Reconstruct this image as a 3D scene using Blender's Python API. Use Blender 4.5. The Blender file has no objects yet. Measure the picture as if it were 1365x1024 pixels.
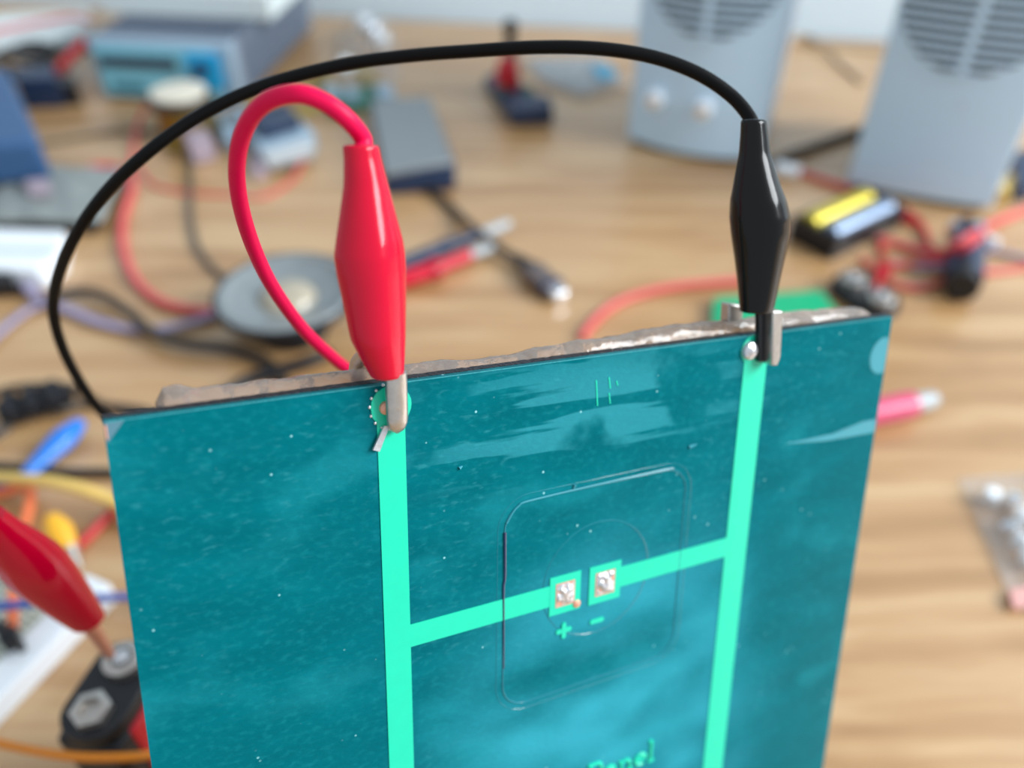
import bpy, bmesh, math, random
from mathutils import Vector, Matrix, Euler, noise
random.seed(7)
SC = bpy.context.scene
COL = SC.collection
# ------------------------------------------------------------------ camera
F = 1100.0; CX, CY = 682.5, 512.0
CAMH = 0.2435; PITCH = math.radians(41)
CAM = Vector((0, 0, CAMH))
RIGHT = Vector((1, 0, 0)); FWD = Vector((0, math.cos(PITCH), -math.sin(PITCH))); UP = Vector((0, math.sin(PITCH), math.cos(PITCH)))
cd = bpy.data.cameras.new('camera'); cam = bpy.data.objects.new('camera', cd); COL.objects.link(cam)
cam.location = CAM; cam.rotation_euler = (math.pi/2 - PITCH, 0, 0)
cd.sensor_width = 36; cd.lens = 36*F/1365; cd.clip_start = 0.005; cd.clip_end = 20
cd.dof.use_dof = True; cd.dof.focus_distance = 0.118; cd.dof.aperture_fstop = 8.8
SC.camera = cam
SC.view_settings.view_transform = 'Standard'; SC.view_settings.look = 'None'
SC.view_settings.gamma = 1; SC.view_settings.use_curve_mapping = False
SC.view_settings.exposure = 0.38
# ------------------------------------------------------------------ light
W = bpy.data.worlds.new('world'); SC.world = W; W.use_nodes = True
bg = W.node_tree.nodes['Background']; bg.inputs[0].default_value = (0.84, 0.92, 1.0, 1); bg.inputs[1].default_value = 0.52
def area(name, loc, target, sx, sy, power, color):
    l = bpy.data.lights.new(name, 'AREA'); l.shape = 'RECTANGLE'; l.size = sx; l.size_y = sy; l.energy = power; l.color = color
    o = bpy.data.objects.new(name, l); COL.objects.link(o); o.location = loc
    o.rotation_euler = (Vector(target)-Vector(loc)).to_track_quat('-Z', 'Y').to_euler(); return o
area('window_daylight', (2.2, 0.12, 1.40), (0.05, 0.25, 0.05), 2.3, 1.15, 116, (0.93, 0.97, 1.0))

# ------------------------------------------------------------------ geometry of view -> world helpers
def ray(px, py): return RIGHT*((px-CX)/F) + UP*(-(py-CY)/F) + FWD
def Q(px, py, depth): return CAM + ray(px, py)*depth
def P(px, py, z=0.0):
    r = ray(px, py); return CAM + r*((z-CAMH)/r.z)
def lin(c):
    c = c/255
    return c/12.92 if c <= .04045 else ((c+.055)/1.055)**2.4
def rgb(h):
    h = h.lstrip('#'); return tuple(lin(int(h[i:i+2], 16)) for i in (0, 2, 4)) + (1,)

# ------------------------------------------------------------------ materials
def mat(name, c, rough=.5, metal=0, var=.06, scale=300, bump=0, trans=0, coat=0, ior=1.45, alpha=1, sss=0):
    m = bpy.data.materials.new(name); m.use_nodes = True; nt = m.node_tree; b = nt.nodes['Principled BSDF']
    col = rgb(c) if isinstance(c, str) else c
    tc = nt.nodes.new('ShaderNodeTexCoord'); n = nt.nodes.new('ShaderNodeTexNoise'); n.inputs['Scale'].default_value = scale
    n.inputs['Detail'].default_value = 3
    nt.links.new(tc.outputs['Object'], n.inputs['Vector'])
    mx = nt.nodes.new('ShaderNodeMix'); mx.data_type = 'RGBA'
    mx.inputs[6].default_value = tuple(x*(1-var) for x in col[:3])+(1,); mx.inputs[7].default_value = tuple(min(1, x*(1+var)) for x in col[:3])+(1,)
    nt.links.new(n.outputs['Fac'], mx.inputs[0]); nt.links.new(mx.outputs[2], b.inputs['Base Color'])
    b.inputs['Roughness'].default_value = rough; b.inputs['Metallic'].default_value = metal
    b.inputs['Transmission Weight'].default_value = trans; b.inputs['Coat Weight'].default_value = coat
    b.inputs['Coat Roughness'].default_value = .06; b.inputs['IOR'].default_value = ior; b.inputs['Alpha'].default_value = alpha
    if bump:
        bp = nt.nodes.new('ShaderNodeBump'); bp.inputs['Strength'].default_value = bump; bp.inputs['Distance'].default_value = .0005
        nt.links.new(n.outputs['Fac'], bp.inputs['Height']); nt.links.new(bp.outputs[0], b.inputs['Normal'])
    return m

def wood_mat():
    m = bpy.data.materials.new('oak_veneer'); m.use_nodes = True; nt = m.node_tree; N = nt.nodes; L = nt.links; b = N['Principled BSDF']
    tc = N.new('ShaderNodeTexCoord'); mp = N.new('ShaderNodeMapping'); mp.inputs['Scale'].default_value = (1.6, 26, 10); mp.inputs['Rotation'].default_value = (0, 0, -.10)
    L.new(tc.outputs['Object'], mp.inputs['Vector'])
    warp = N.new('ShaderNodeTexNoise'); warp.inputs['Scale'].default_value = 7; L.new(tc.outputs['Object'], warp.inputs['Vector'])
    add = N.new('ShaderNodeMixRGB'); add.blend_type = 'ADD'; add.inputs[0].default_value = .55; L.new(mp.outputs[0], add.inputs[1]); L.new(warp.outputs['Color'], add.inputs[2])
    n1 = N.new('ShaderNodeTexNoise'); n1.inputs['Scale'].default_value = 3.0; n1.inputs['Detail'].default_value = 5; n1.inputs['Roughness'].default_value = .55
    L.new(add.outputs[0], n1.inputs['Vector'])
    mp2 = N.new('ShaderNodeMapping'); mp2.inputs['Scale'].default_value = (12, 420, 50); mp2.inputs['Rotation'].default_value = (0, 0, -.10); L.new(tc.outputs['Object'], mp2.inputs['Vector'])
    n2 = N.new('ShaderNodeTexNoise'); n2.inputs['Scale'].default_value = 2; n2.inputs['Detail'].default_value = 4; L.new(mp2.outputs[0], n2.inputs['Vector'])
    r = N.new('ShaderNodeValToRGB'); r.color_ramp.elements[0].position = .30; r.color_ramp.elements[0].color = rgb('#9e7546')
    r.color_ramp.elements[1].position = .66; r.color_ramp.elements[1].color = rgb('#cca97c')
    e = r.color_ramp.elements.new(.48); e.color = rgb('#b88e5f')
    L.new(n1.outputs['Fac'], r.inputs[0])
    mx = N.new('ShaderNodeMixRGB'); mx.blend_type = 'MULTIPLY'; mx.inputs[0].default_value = .35
    r2 = N.new('ShaderNodeValToRGB'); r2.color_ramp.elements[0].position = .3; r2.color_ramp.elements[0].color = (.72, .68, .62, 1); r2.color_ramp.elements[1].position = .6; r2.color_ramp.elements[1].color = (1, 1, 1, 1)
    L.new(n2.outputs['Fac'], r2.inputs[0]); L.new(r.outputs[0], mx.inputs[1]); L.new(r2.outputs[0], mx.inputs[2]); L.new(mx.outputs[0], b.inputs['Base Color'])
    b.inputs['Roughness'].default_value = .32; b.inputs['Specular IOR Level'].default_value = .75; b.inputs['Coat Weight'].default_value = .45; b.inputs['Coat Roughness'].default_value = .30
    return m

def board_mat():
    m = bpy.data.materials.new('teal_solder_mask'); m.use_nodes = True; nt = m.node_tree; N = nt.nodes; L = nt.links; b = N['Principled BSDF']
    tc = N.new('ShaderNodeTexCoord')
    def nz(scale, mscale, detail=3, rot=0):
        mp = N.new('ShaderNodeMapping'); mp.inputs['Scale'].default_value = mscale; mp.inputs['Rotation'].default_value = (0, 0, rot); L.new(tc.outputs['Object'], mp.inputs['Vector'])
        n = N.new('ShaderNodeTexNoise'); n.inputs['Scale'].default_value = scale; n.inputs['Detail'].default_value = detail; L.new(mp.outputs[0], n.inputs['Vector']); return n
    def ramp(src, a, bb):
        r = N.new('ShaderNodeMapRange'); r.inputs[1].default_value = a; r.inputs[2].default_value = bb; r.clamp = True
        r.interpolation_type = 'SMOOTHSTEP'; L.new(src, r.inputs[0]); return r.outputs[0]
    def mul(a, k):
        mm = N.new('ShaderNodeMath'); mm.operation = 'MULTIPLY'; L.new(a, mm.inputs[0])
        if isinstance(k, (int, float)): mm.inputs[1].default_value = k
        else: L.new(k, mm.inputs[1])
        return mm.outputs[0]
    def blob(cx, cy, rx, ry, a=1.0, bb=.3):
        mp = N.new('ShaderNodeMapping'); mp.vector_type = 'POINT'; mp.inputs['Location'].default_value = (-cx/rx, -cy/ry, 0); mp.inputs['Scale'].default_value = (1/rx, 1/ry, 0)
        L.new(tc.outputs['Object'], mp.inputs['Vector']); ln = N.new('ShaderNodeVectorMath'); ln.operation = 'LENGTH'; L.new(mp.outputs[0], ln.inputs[0])
        return ramp(ln.outputs['Value'], a, bb)
    def mix(c1, c2, f):
        x = N.new('ShaderNodeMixRGB'); x.inputs[2].default_value = c2
        if isinstance(c1, tuple): x.inputs[1].default_value = c1
        else: L.new(c1, x.inputs[1])
        L.new(f, x.inputs[0]); return x.outputs[0]
    c = mix(rgb('#005058'), rgb('#006c76'), nz(60, (1, 3, 1), 4).outputs['Fac'])
    c = mix(c, rgb('#1c8c92'), mul(ramp(nz(700, (1, 1.5, 1), 4).outputs['Fac'], .45, .8), .24))
    c = mix(c, rgb('#1e8c96'), mul(ramp(nz(45, (1, 1.6, 1), 4, .4).outputs['Fac'], .52, .72), .35))
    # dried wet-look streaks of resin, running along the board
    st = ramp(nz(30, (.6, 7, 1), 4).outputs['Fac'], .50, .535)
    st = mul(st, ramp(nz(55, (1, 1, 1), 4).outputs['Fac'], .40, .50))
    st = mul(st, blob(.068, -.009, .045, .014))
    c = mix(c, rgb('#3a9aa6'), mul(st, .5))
    # broad mottled patch of paler blue, low on the centre right
    pale_patch = mul(ramp(nz(32, (1, 1.6, 1), 2, .6).outputs['Fac'], .25, .75), blob(.076, -.076, .046, .060, 1.0, .3))
    c = mix(c, rgb('#3fb0c4'), mul(pale_patch, .70))
    # fine fibres and dust specks
    v = N.new('ShaderNodeTexVoronoi'); v.inputs['Scale'].default_value = 380; L.new(tc.outputs['Object'], v.inputs['Vector'])
    sp = mul(ramp(v.outputs['Distance'], .10, .04), ramp(nz(130, (1, 1, 1), 1).outputs['Fac'], .52, .62))
    c = mix(c, rgb('#8fd0d4'), mul(sp, .8))
    fb = mul(ramp(nz(420, (1, 2.4, 1), 5, .3).outputs['Fac'], .56, .74), ramp(nz(30, (1, 1, 1), 2).outputs['Fac'], .42, .62))
    c = mix(c, rgb('#3f9aa2'), mul(fb, .25))
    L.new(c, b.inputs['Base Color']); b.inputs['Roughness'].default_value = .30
    b.inputs['Specular IOR Level'].default_value = .02; b.inputs['Coat Weight'].default_value = .04; b.inputs['Coat Roughness'].default_value = .12
    bp = N.new('ShaderNodeBump'); bp.inputs['Strength'].default_value = .35; bp.inputs['Distance'].default_value = .0002
    L.new(nz(900, (1, 1.5, 1), 4).outputs['Fac'], bp.inputs['Height']); L.new(bp.outputs[0], b.inputs['Normal'])
    L.new(bp.outputs[0], b.inputs['Coat Normal'])
    return m

M = {
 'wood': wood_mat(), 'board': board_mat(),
 'wall': mat('painted_wall', '#dff2ff', .9, scale=20, var=.02),
 'mint': mat('mint_copper_trace', '#08cca6', .42, coat=.3, scale=500, var=.05),
 'silver': mat('solder_tin', '#d6d6da', .22, .65, bump=.6, scale=900, var=.15),
 'steel': mat('nickel_steel', '#bdb8b2', .30, .85, scale=900, var=.18, bump=.15),
 'copper': mat('bare_copper', '#e6a890', .4, .5),
 'cell': mat('dark_cell_laminate', '#14151d', .45, scale=1500, bump=.8, var=.5),
 'resin': mat('clear_brown_resin', '#d3c5ba', .10, trans=.75, scale=600, bump=.6, ior=1.45, var=.1),
 'clear': mat('clear_film', '#dff2f6', .08, trans=1.0, scale=60, bump=.2, ior=1.12, alpha=.6, var=.03),
 'pale': mat('pale_mark', '#2c8d9c', .35, coat=.3), 'greycorner': mat('grey_corner', '#4f7886', .45),
 'edge': mat('painted_lit_edge', '#2f8c94', .35, scale=3000, var=.5), 'ink': mat('dark_film_edge', '#1d2a50', .2, coat=.5), 'rim': mat('raised_resin_rim', '#0f7786', .2, coat=.6, var=.05),
 'redb': mat('red_vinyl', '#c6002c', .22, coat=.45, var=.03), 'redw': mat('pink_red_wire', '#d80a48', .36, scale=800, bump=.1, var=.04),
 'blackb': mat('black_vinyl', '#010102', .25, coat=.4), 'blackw': mat('black_wire', '#050505', .45, bump=.1, scale=900),
 'greyplastic': mat('light_grey_plastic', '#c8e6fc', .5, var=.02), 'speakside': mat('speaker_shell', '#ccd6e2', .5, var=.02), 'slot': mat('grille_recess', '#3c4a5a', .7),
 'cream': mat('cream_plastic', '#ddd6c4', .4), 'lilac': mat('lilac_plastic', '#a698a4', .5), 'brass': mat('olive_brass', '#8f7a35', .35, .7),
 'white': mat('white_plastic', '#eef5fb', .4, var=.02), 'paper': mat('white_paper', '#e3eeee', .8, var=.02),
 'dark': mat('dark_plastic', '#191b20', .4), 'navy': mat('navy_plastic', '#22334f', .35), 'slate': mat('blue_slate', '#365a84', .45), 'blue': mat('blue_vinyl', '#1f78d8', .3, coat=.3),
 'teal': mat('cyan_front_panel', '#86cfe2', .45, var=.03), 'cyan': mat('bright_cyan_panel', '#25b4ee', .4, var=.02), 'tealdark': mat('teal_print', '#2a93b0', .45),
 'metercase': mat('grey_meter_case', '#8f99a6', .5), 'meterrib': mat('meter_rib', '#5e6a7c', .5), 'greytop': mat('brushed_grey', '#878d90', .35, .3), 'bezel': mat('grey_bezel', '#98b0c2', .5),
 'greypcb': mat('grey_board', '#8b9290', .4, bump=.5, scale=80, var=.3), 'darkw': mat('grey_black_cable', '#37302a', .45), 'wire_grey': mat('grey_flex', '#5d564c', .5),
 'redwire': mat('red_flex', '#c93238', .4), 'salmon': mat('faded_red_flex', '#dc5a5e', .45), 'purplew': mat('lilac_flat_cable', '#9b93b0', .45), 'yelloww': mat('cream_yellow_wire', '#dfbd6a', .4),
 'orangew': mat('orange_wire', '#e08518', .4), 'orangered': mat('orange_red_wire', '#ec7a4c', .4), 'bluew': mat('blue_wire', '#2d4f9c', .4), 'beigew': mat('beige_cable', '#b59f83', .5),
 'yellowv': mat('yellow_vinyl', '#f5b62a', .3, coat=.3), 'greenp': mat('green_board', '#08a873', .4), 'darkgreen': mat('dark_green_board', '#2a6a58', .4), 'lime': mat('lime_wire', '#a8a040', .4),
 'gold': mat('gold_wrap', '#cdbb4a', .28, .6), 'silverwrap': mat('silver_wrap', '#8fa0b8', .25, .6), 'tip': mat('frosted_clear_tip', '#a9b0b4', .3, var=.1), 'chrome': mat('polished_metal', '#dfe3e8', .12, 1), 'dome': mat('cream_dome', '#aaa08c', .25, coat=.5), 'cone': mat('grey_cone', '#7d8486', .35, coat=.5, scale=120, var=.15),
 'red': mat('red_print', '#c81f2c', .35), 'pink': mat('pink_vinyl', '#d84a74', .3, coat=.4), 'breadboard': mat('breadboard_body', '#c9d2c4', .5), 'hole': mat('breadboard_hole', '#5d645e', .7),
 'usb': mat('grey_connector_shell', '#6f6462', .35, .4), 'bag': mat('clear_bag', '#e9ecee', .15, trans=.55, scale=40, bump=.8, ior=1.3, alpha=.5), 'pinkbag': mat('pink_print', '#dba39c', .5),
 'aqua': mat('aqua_print', '#3f93b4', .4),
}

for k_ in ('redb', 'blackb', 'redw', 'blackw'): M[k_].node_tree.nodes['Principled BSDF'].inputs['Specular IOR Level'].default_value = .18
# ------------------------------------------------------------------ object helpers
MW = {}
def props(o, label=None, cat=None, group=None, kind=None):
    if label: o['label'] = label
    if cat: o['category'] = cat
    if group: o['group'] = group
    if kind: o['kind'] = kind
    return o
def empty(name, loc, label, cat, group=None, rotm=None):
    o = bpy.data.objects.new(name, None); COL.objects.link(o); o.empty_display_size = .01
    mw = Matrix.Translation(Vector(loc)) @ (rotm.to_4x4() if rotm else Matrix.Identity(4))
    o.matrix_world = mw; MW[o.name] = mw
    return props(o, label, cat, group)
def obj(name, bm, m, parent=None, bev=0, smooth=True, label=None, cat=None, group=None, kind=None, sub=0):
    """bm is in world coordinates; becomes one mesh object, local to its parent or to its own base."""
    bmesh.ops.recalc_face_normals(bm, faces=bm.faces)
    o = bpy.data.objects.new(name, bpy.data.meshes.new(name)); COL.objects.link(o)
    if parent is None:
        vs = [v.co for v in bm.verts]
        base = Vector(((min(v.x for v in vs)+max(v.x for v in vs))/2, (min(v.y for v in vs)+max(v.y for v in vs))/2, min(v.z for v in vs)))
        mw = Matrix.Translation(base); o.location = base; pm = None
    else:
        mw = MW[parent.name]; o.parent = parent
    bm.transform(mw.inverted()); MW[o.name] = mw
    me = o.data; bm.to_mesh(me); bm.free()
    me.materials.append(M[m] if isinstance(m, str) else m)
    if smooth:
        for p in me.polygons: p.use_smooth = True
        try: me.set_sharp_from_angle(angle=math.radians(38))
        except Exception: pass
    if bev:
        b = o.modifiers.new('bevel', 'BEVEL'); b.width = bev; b.segments = 3; b.limit_method = 'ANGLE'
    if sub:
        s = o.modifiers.new('sub', 'SUBSURF'); s.levels = s.render_levels = sub
    return props(o, label, cat, group, kind)
def prism(bm, poly, axis):
    """poly: world points; axis: extrusion vector"""
    a = [bm.verts.new(p) for p in poly]; b = [bm.verts.new(p+axis) for p in poly]
    bm.faces.new(a); bm.faces.new(b[::-1])
    for i in range(len(a)):
        j = (i+1) % len(a); bm.faces.new((a[i], a[j], b[j], b[i]))
    return bm
def fr(loc, ang=0):  # frame matrix on the table
    return Matrix.Translation(Vector(loc)) @ Matrix.Rotation(ang, 4, 'Z')
def box(bm, mx, c, s):
    c = Vector(c); s = Vector(s)/2
    vs = [bm.verts.new(mx @ (c+Vector((x*s.x, y*s.y, z*s.z)))) for x in (-1, 1) for y in (-1, 1) for z in (-1, 1)]
    for f in ((0,1,3,2), (4,6,7,5), (0,4,5,1), (2,3,7,6), (0,2,6,4), (1,5,7,3)): bm.faces.new([vs[i] for i in f])
    return bm
def B(mx, c, s): return box(bmesh.new(), mx, c, s)
def slab(px, h, z0=0.0):
    """prism from z0 up to h whose TOP outline is seen at the given points"""
    return prism(bmesh.new(), [P(x, y, h) for x, y in px], Vector((0, 0, z0-h)))
def lathe(bm, mx, prof, seg=32, capped=True):
    rings = []
    for r, z in prof:
        rings.append([bm.verts.new(mx @ Vector((r*math.cos(2*math.pi*i/seg), r*math.sin(2*math.pi*i/seg), z))) for i in range(seg)])
    for a, b in zip(rings, rings[1:]):
        for i in range(seg): bm.faces.new((a[i], a[(i+1) % seg], b[(i+1) % seg], b[i]))
    if capped: bm.faces.new(rings[0][::-1]); bm.faces.new(rings[-1])
    return bm
def LT(mx, prof, seg=32): return lathe(bmesh.new(), mx, prof, seg)
def cr(pts, n=10):
    out = []; p = [pts[0]]+list(pts)+[pts[-1]]
    for i in range(1, len(p)-2):
        for k in range(n):
            t = k/n; a, b, c, d = p[i-1], p[i], p[i+1], p[i+2]
            out.append(.5*((2*b)+(c-a)*t+(2*a-5*b+4*c-d)*t*t+(3*b-a-3*c+d)*t**3))
    out.append(pts[-1]); return out
def tube(pts, r, seg=10, n=10, bm=None, rz=None):
    bm = bm or bmesh.new(); pts = cr([Vector(p) for p in pts], n) if n > 1 else [Vector(p) for p in pts]
    prev = None; rings = []
    nrm = Vector((.13, .2, 1)).normalized()
    for i, p in enumerate(pts):
        t = (pts[min(i+1, len(pts)-1)]-pts[max(i-1, 0)]).normalized()
        nrm = (nrm - t*nrm.dot(t)).normalized(); bi = t.cross(nrm)
        rr = r[0]+(r[1]-r[0])*i/(len(pts)-1) if isinstance(r, tuple) else r
        r2 = rr*(rz or 1)
        rings.append([bm.verts.new(p+bi*rr*math.cos(2*math.pi*k/seg)+nrm*r2*math.sin(2*math.pi*k/seg)) for k in range(seg)])
    for a, b in zip(rings, rings[1:]):
        for k in range(seg): bm.faces.new((a[k], a[(k+1) % seg], b[(k+1) % seg], b[k]))
    bm.faces.new(rings[0][::-1]); bm.faces.new(rings[-1]); return bm
def wire(name, px, r, m, label, cat='wire', group=None, parent=None, rz=None):
    pts = [P(q[0], q[1], (q[2] if len(q) > 2 else 0)+r) for q in px]
    return obj(name, tube(pts, r, rz=rz), m, parent, label=label, cat=cat, group=group)
def ydir(px0, px1, z=0):  # yaw of the table direction px0->px1
    d = P(*px1, z)-P(*px0, z); return math.atan2(d.y, d.x)

# ================================================================== setting
wl = P(440, 22); wr = P(1100, 52); wa = math.atan2(wr.y-wl.y, wr.x-wl.x)
obj('table_top', prism(bmesh.new(), [Vector((-1.2, -.35, -.03)), Vector((1.4, -.35, -.03)), wl+(wr-wl).normalized()*1.6+Vector((0, 0, -.03)), wl-(wr-wl).normalized()*1.05+Vector((0, 0, -.03))], Vector((0, 0, .03))), 'wood', smooth=False, label='light oak veneer table top under all the electronics', cat='table')
# table back edge is at the wall: trim by letting the wall pass in front of it
obj('wall_back', B(fr((wl.x, wl.y, 0), wa), (.3, .065, .55), (3.2, .12, 1.2)), 'wall', smooth=False, kind='structure')

# ================================================================== solar panel
zL, zR = .0952, .0952*1.637
TL = Q(137, 562, zL); TR = Q(1190, 422, zR)
U = (TR-TL).normalized(); PW = (TR-TL).length
D0 = RIGHT*(-50/3700) + UP*(-3533/3700) + FWD*(1100/3700)
D = (D0 - U*D0.dot(U)).normalized(); NN = (U.cross(-D)).normalized()
if NN.dot(FWD) > 0: NN = -NN
ROT = Matrix((U, -D, NN)).transposed()
PM = Matrix.Translation(TL) @ ROT.to_4x4()
PH = TR.z/(-D.z)-.0005 if True else .165
def bp(px, py):   # point of the board plane (u, v) under an image point
    r = ray(px, py); t = (TL-CAM).dot(NN)/r.dot(NN); q = PM.inverted() @ (CAM+r*t); return q.x, q.y
def bdepth(px, py):
    r = ray(px, py); return (TL-CAM).dot(NN)/r.dot(NN)
panel = empty('solar_panel', TL, 'large teal circuit board back of a solar panel, tilted in the foreground', 'solar panel', rotm=ROT)
MW[panel.name] = PM
def bprism(uv, z0, z1): return prism(bmesh.new(), [PM @ Vector((u, v, z0)) for u, v in uv], NN*(z1-z0))
def brect(u0, v0, u1, v1, z0, z1): return bprism([(u0, v0), (u1, v0), (u1, v1), (u0, v1)], z0, z1)
# irregular sawn outline of the sheet
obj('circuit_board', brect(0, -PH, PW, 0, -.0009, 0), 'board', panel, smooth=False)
def jag(n, a): return [(PW*(i/n), 0) for i in range(n+1)]
bm = bmesh.new()
N_ = 160
vt = []
for i in range(N_+1):
    u = PW*i/N_; j = noise.noise(Vector((u*900, 0, 0)))*.00012
    vt.append([bm.verts.new(PM @ Vector((u, y, z))) for (y, z) in ((-.0016, -.00092), (.00005+j, -.00092), (.0002+j, -.0021), (-.0016, -.0021))])
for a, b in zip(vt, vt[1:]):
    for k in range(4): bm.faces.new((a[k], a[(k+1) % 4], b[(k+1) % 4], b[k]))
bm.faces.new(vt[0]); bm.faces.new(vt[-1][::-1])
obj('cell_layer_edge', bm, 'cell', panel, smooth=False, label='dark rough cut edge of the cell layer')
obj('cell_layer', brect(.0001, -PH, PW-.0001, -.0016, -.0021, -.00092), 'cell', panel, smooth=False)
# lumpy clear resin bead along the top, behind the cell layer
def height_px(s):  # rise of the bead above the board's top edge, in mm, from the photo outline
    k = [(0, .0), (.045, .0), (.052, 2.3), (.066, 2.6), (.08, 1.6), (.15, 1.7), (.2, 1.6), (.27, 1.5), (.33, 1.3), (.38, .5), (.42, 1.0), (.5, 1.9), (.56, 2.1), (.62, 3.0), (.68, 2.7), (.74, 2.6), (.8, 2.5), (.86, 2.4), (.93, 2.2), (.97, 1.5), (.985, 0), (1, 0)]
    for (a, x), (b, y) in zip(k, k[1:]):
        if s <= b: return x+(y-x)*(s-a)/(b-a)
    return 0
bm = bmesh.new(); vt = []
NS = 260
for i in range(NS+1):
    s = .045+.945*i/NS; u = PW*s; h = height_px(s)*.001*.8
    rr = []
    for k in range(9):
        a = k/8; z = -.0021-.0042*a
        y = -.0012+(h+.0012)*math.sin(math.pi*(.12+.8*a))**.7
        y += noise.noise(Vector((u*260, a*3, 1)))*.00035+noise.noise(Vector((u*900, a*6, 5)))*.00013
        rr.append(bm.verts.new(PM @ Vector((u, y, z))))
    rr += [bm.verts.new(PM @ Vector((u, -.012, -.0066))), bm.verts.new(PM @ Vector((u, -.012, -.0021)))]
    vt.append(rr)
nk = len(vt[0])
for a, b in zip(vt, vt[1:]):
    for k in range(nk): bm.faces.new((a[k], a[(k+1) % nk], b[(k+1) % nk], b[k]))
bm.faces.new(vt[0]); bm.faces.new(vt[-1][::-1])
obj('resin_bead', bm, 'resin', panel, label='lumpy clear brownish resin bead along the top')
# traces: straight, square to the sheet
uL = .5*(bp(505, 600)[0]+bp(517.5, 1020)[0]); uL2 = .5*(bp(541, 600)[0]+bp(551, 1020)[0])
uR = .5*(bp(990, 500)[0]+bp(937, 1020)[0]); uR2 = .5*(bp(1018, 500)[0]+bp(964, 1020)[0])
vb1 = bp(600, 818)[1]; vb0 = bp(600, 847)[1]
T = .00012
obj('circuit_trace', brect(uL, -PH+.004, uL2, -.0042, 0, T), 'mint', panel, smooth=False, label='left upright mint green trace')
obj('circuit_trace', brect(uR, -PH+.004, uR2, -.0042, 0, T), 'mint', panel, smooth=False, label='right upright mint green trace')
p1 = [bp(*q) for q in ((733, 771), (772, 762), (772, 810), (733, 820))]; p2 = [bp(*q) for q in ((786, 757), (825, 748), (825, 795), (786, 803))]
def bb(p): return min(a for a, _ in p), min(b for _, b in p), max(a for a, _ in p), max(b for _, b in p)
b1 = bb(p1); b2 = bb(p2)
obj('circuit_trace', brect(uL2, vb0, b1[0], vb1, 0, T), 'mint', panel, smooth=False, label='left cross trace to the plus pad')
obj('circuit_trace', brect(b2[2], vb0, uR, vb1, 0, T), 'mint', panel, smooth=False, label='right cross trace to the minus pad')
for b_, lab in ((b1, 'square pad above the plus sign'), (b2, 'square pad above the minus sign')):
    pad = obj('contact_pad', brect(b_[0], b_[1], b_[2], b_[3], 0, T*1.3), 'mint', panel, smooth=False, label=lab)
    w = b_[2]-b_[0]; h = b_[3]-b_[1]; cx, cy = (b_[0]+b_[2])/2, (b_[1]+b_[3])/2
    obj('copper_border', brect(cx-w*.31, cy-h*.31, cx+w*.31, cy+h*.31, T*1.3, T*1.7), 'copper', pad, smooth=False)
    bm = bmesh.new(); n = 12; g = []
    for i in range(n+1):
        row = []
        for j in range(n+1):
            x, y = i/n*2-1, j/n*2-1
            z = T*1.8+.0004*(1-x*x)*(1-y*y)+.0009*noise.noise(Vector((x*1.9+cx*900, y*1.9, 3)))*(1-x**4)*(1-y**4)
            row.append(bm.verts.new(PM @ Vector((cx+x*w*.28, cy+y*h*.28, z))))
        g.append(row)
    for i in range(n):
        for j in range(n): bm.faces.new((g[i][j], g[i+1][j], g[i+1][j+1], g[i][j+1]))
    obj('solder_blob', bm, 'silver', pad)
x, y = bp(768, 804); obj('copper_spot', LT(PM @ Matrix.Translation((x, y, 0)), [(.0007, 0), (.0007, .0003), (.0003, .0005)], 12), 'copper', panel)
# raised plus and minus
def capsule(u0, v0, u1, v1, r, z1=.0002, n=8):
    a = math.atan2(v1-v0, u1-u0); pts = []
    for k in range(n+1): t = a+math.pi/2+math.pi*k/n; pts.append((u0+r*math.cos(t), v0+r*math.sin(t)))
    for k in range(n+1): t = a-math.pi/2+math.pi*k/n; pts.append((u1+r*math.cos(t), v1+r*math.sin(t)))
    return bprism(pts, 0, z1)
x, y = bp(751, 840); r = .00042
bm = capsule(x-.0011, y, x+.0011, y, r); b2m = capsule(x, y-.0011, x, y+.0011, r, .00022)
me_ = bpy.data.meshes.new('t'); b2m.to_mesh(me_); bm.from_mesh(me_); b2m.free()
obj('plus_sign', bm, 'mint', panel, smooth=False)
x, y = bp(795, 827); obj('minus_sign', capsule(x-.0010, y, x+.0010, y, r), 'mint', panel, smooth=False)
# lettering "Solar Panel", bold rounded strokes
def arc(cx, cy, rx, ry, a0, a1, n=14): return [(cx+rx*math.cos(math.radians(a0+(a1-a0)*i/n)), cy+ry*math.sin(math.radians(a0+(a1-a0)*i/n))) for i in range(n+1)]
GL = {
 'S': (.62, [arc(.3, .75, .24, .2, 20, 270)+arc(.3, .27, .26, .24, 90, -160)]),
 'o': (.6, [arc(.3, .3, .22, .26, 0, 360)]),
 'l': (.34, [[(.16, 0), (.16, 1)], [(.04, 0), (.28, 0)], [(.05, .98), (.16, .98)]]),
 'a': (.6, [arc(.26, .2, .18, .17, 0, 360), arc(.26, .36, .19, .18, 150, 0)+[(.45, .05), (.52, 0)]]),
 'r': (.5, [[(.14, 0), (.14, .54)], arc(.32, .32, .18, .22, 180, 50), [(.02, 0), (.26, 0)], [(.03, .53), (.14, .53)]]),
 'P': (.68, [[(.16, 0), (.16, .96)], [(.04, .96), (.36, .96)], arc(.36, .72, .22, .24, 90, -90), [(.36, .48), (.16, .48)], [(.04, 0), (.3, 0)]]),
 'n': (.64, [[(.14, 0), (.14, .54)], arc(.31, .34, .17, .2, 180, 0), [(.48, .34), (.48, 0)], [(.02, 0), (.25, 0)], [(.37, 0), (.59, 0)], [(.03, .53), (.14, .53)]]),
 'e': (.58, [[(.08, .3), (.5, .3)], arc(.29, .29, .22, .25, 0, 310)]),
 ' ': (.4, []),
}
xe, ye = bp(872, 1010); lh = .0046
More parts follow.
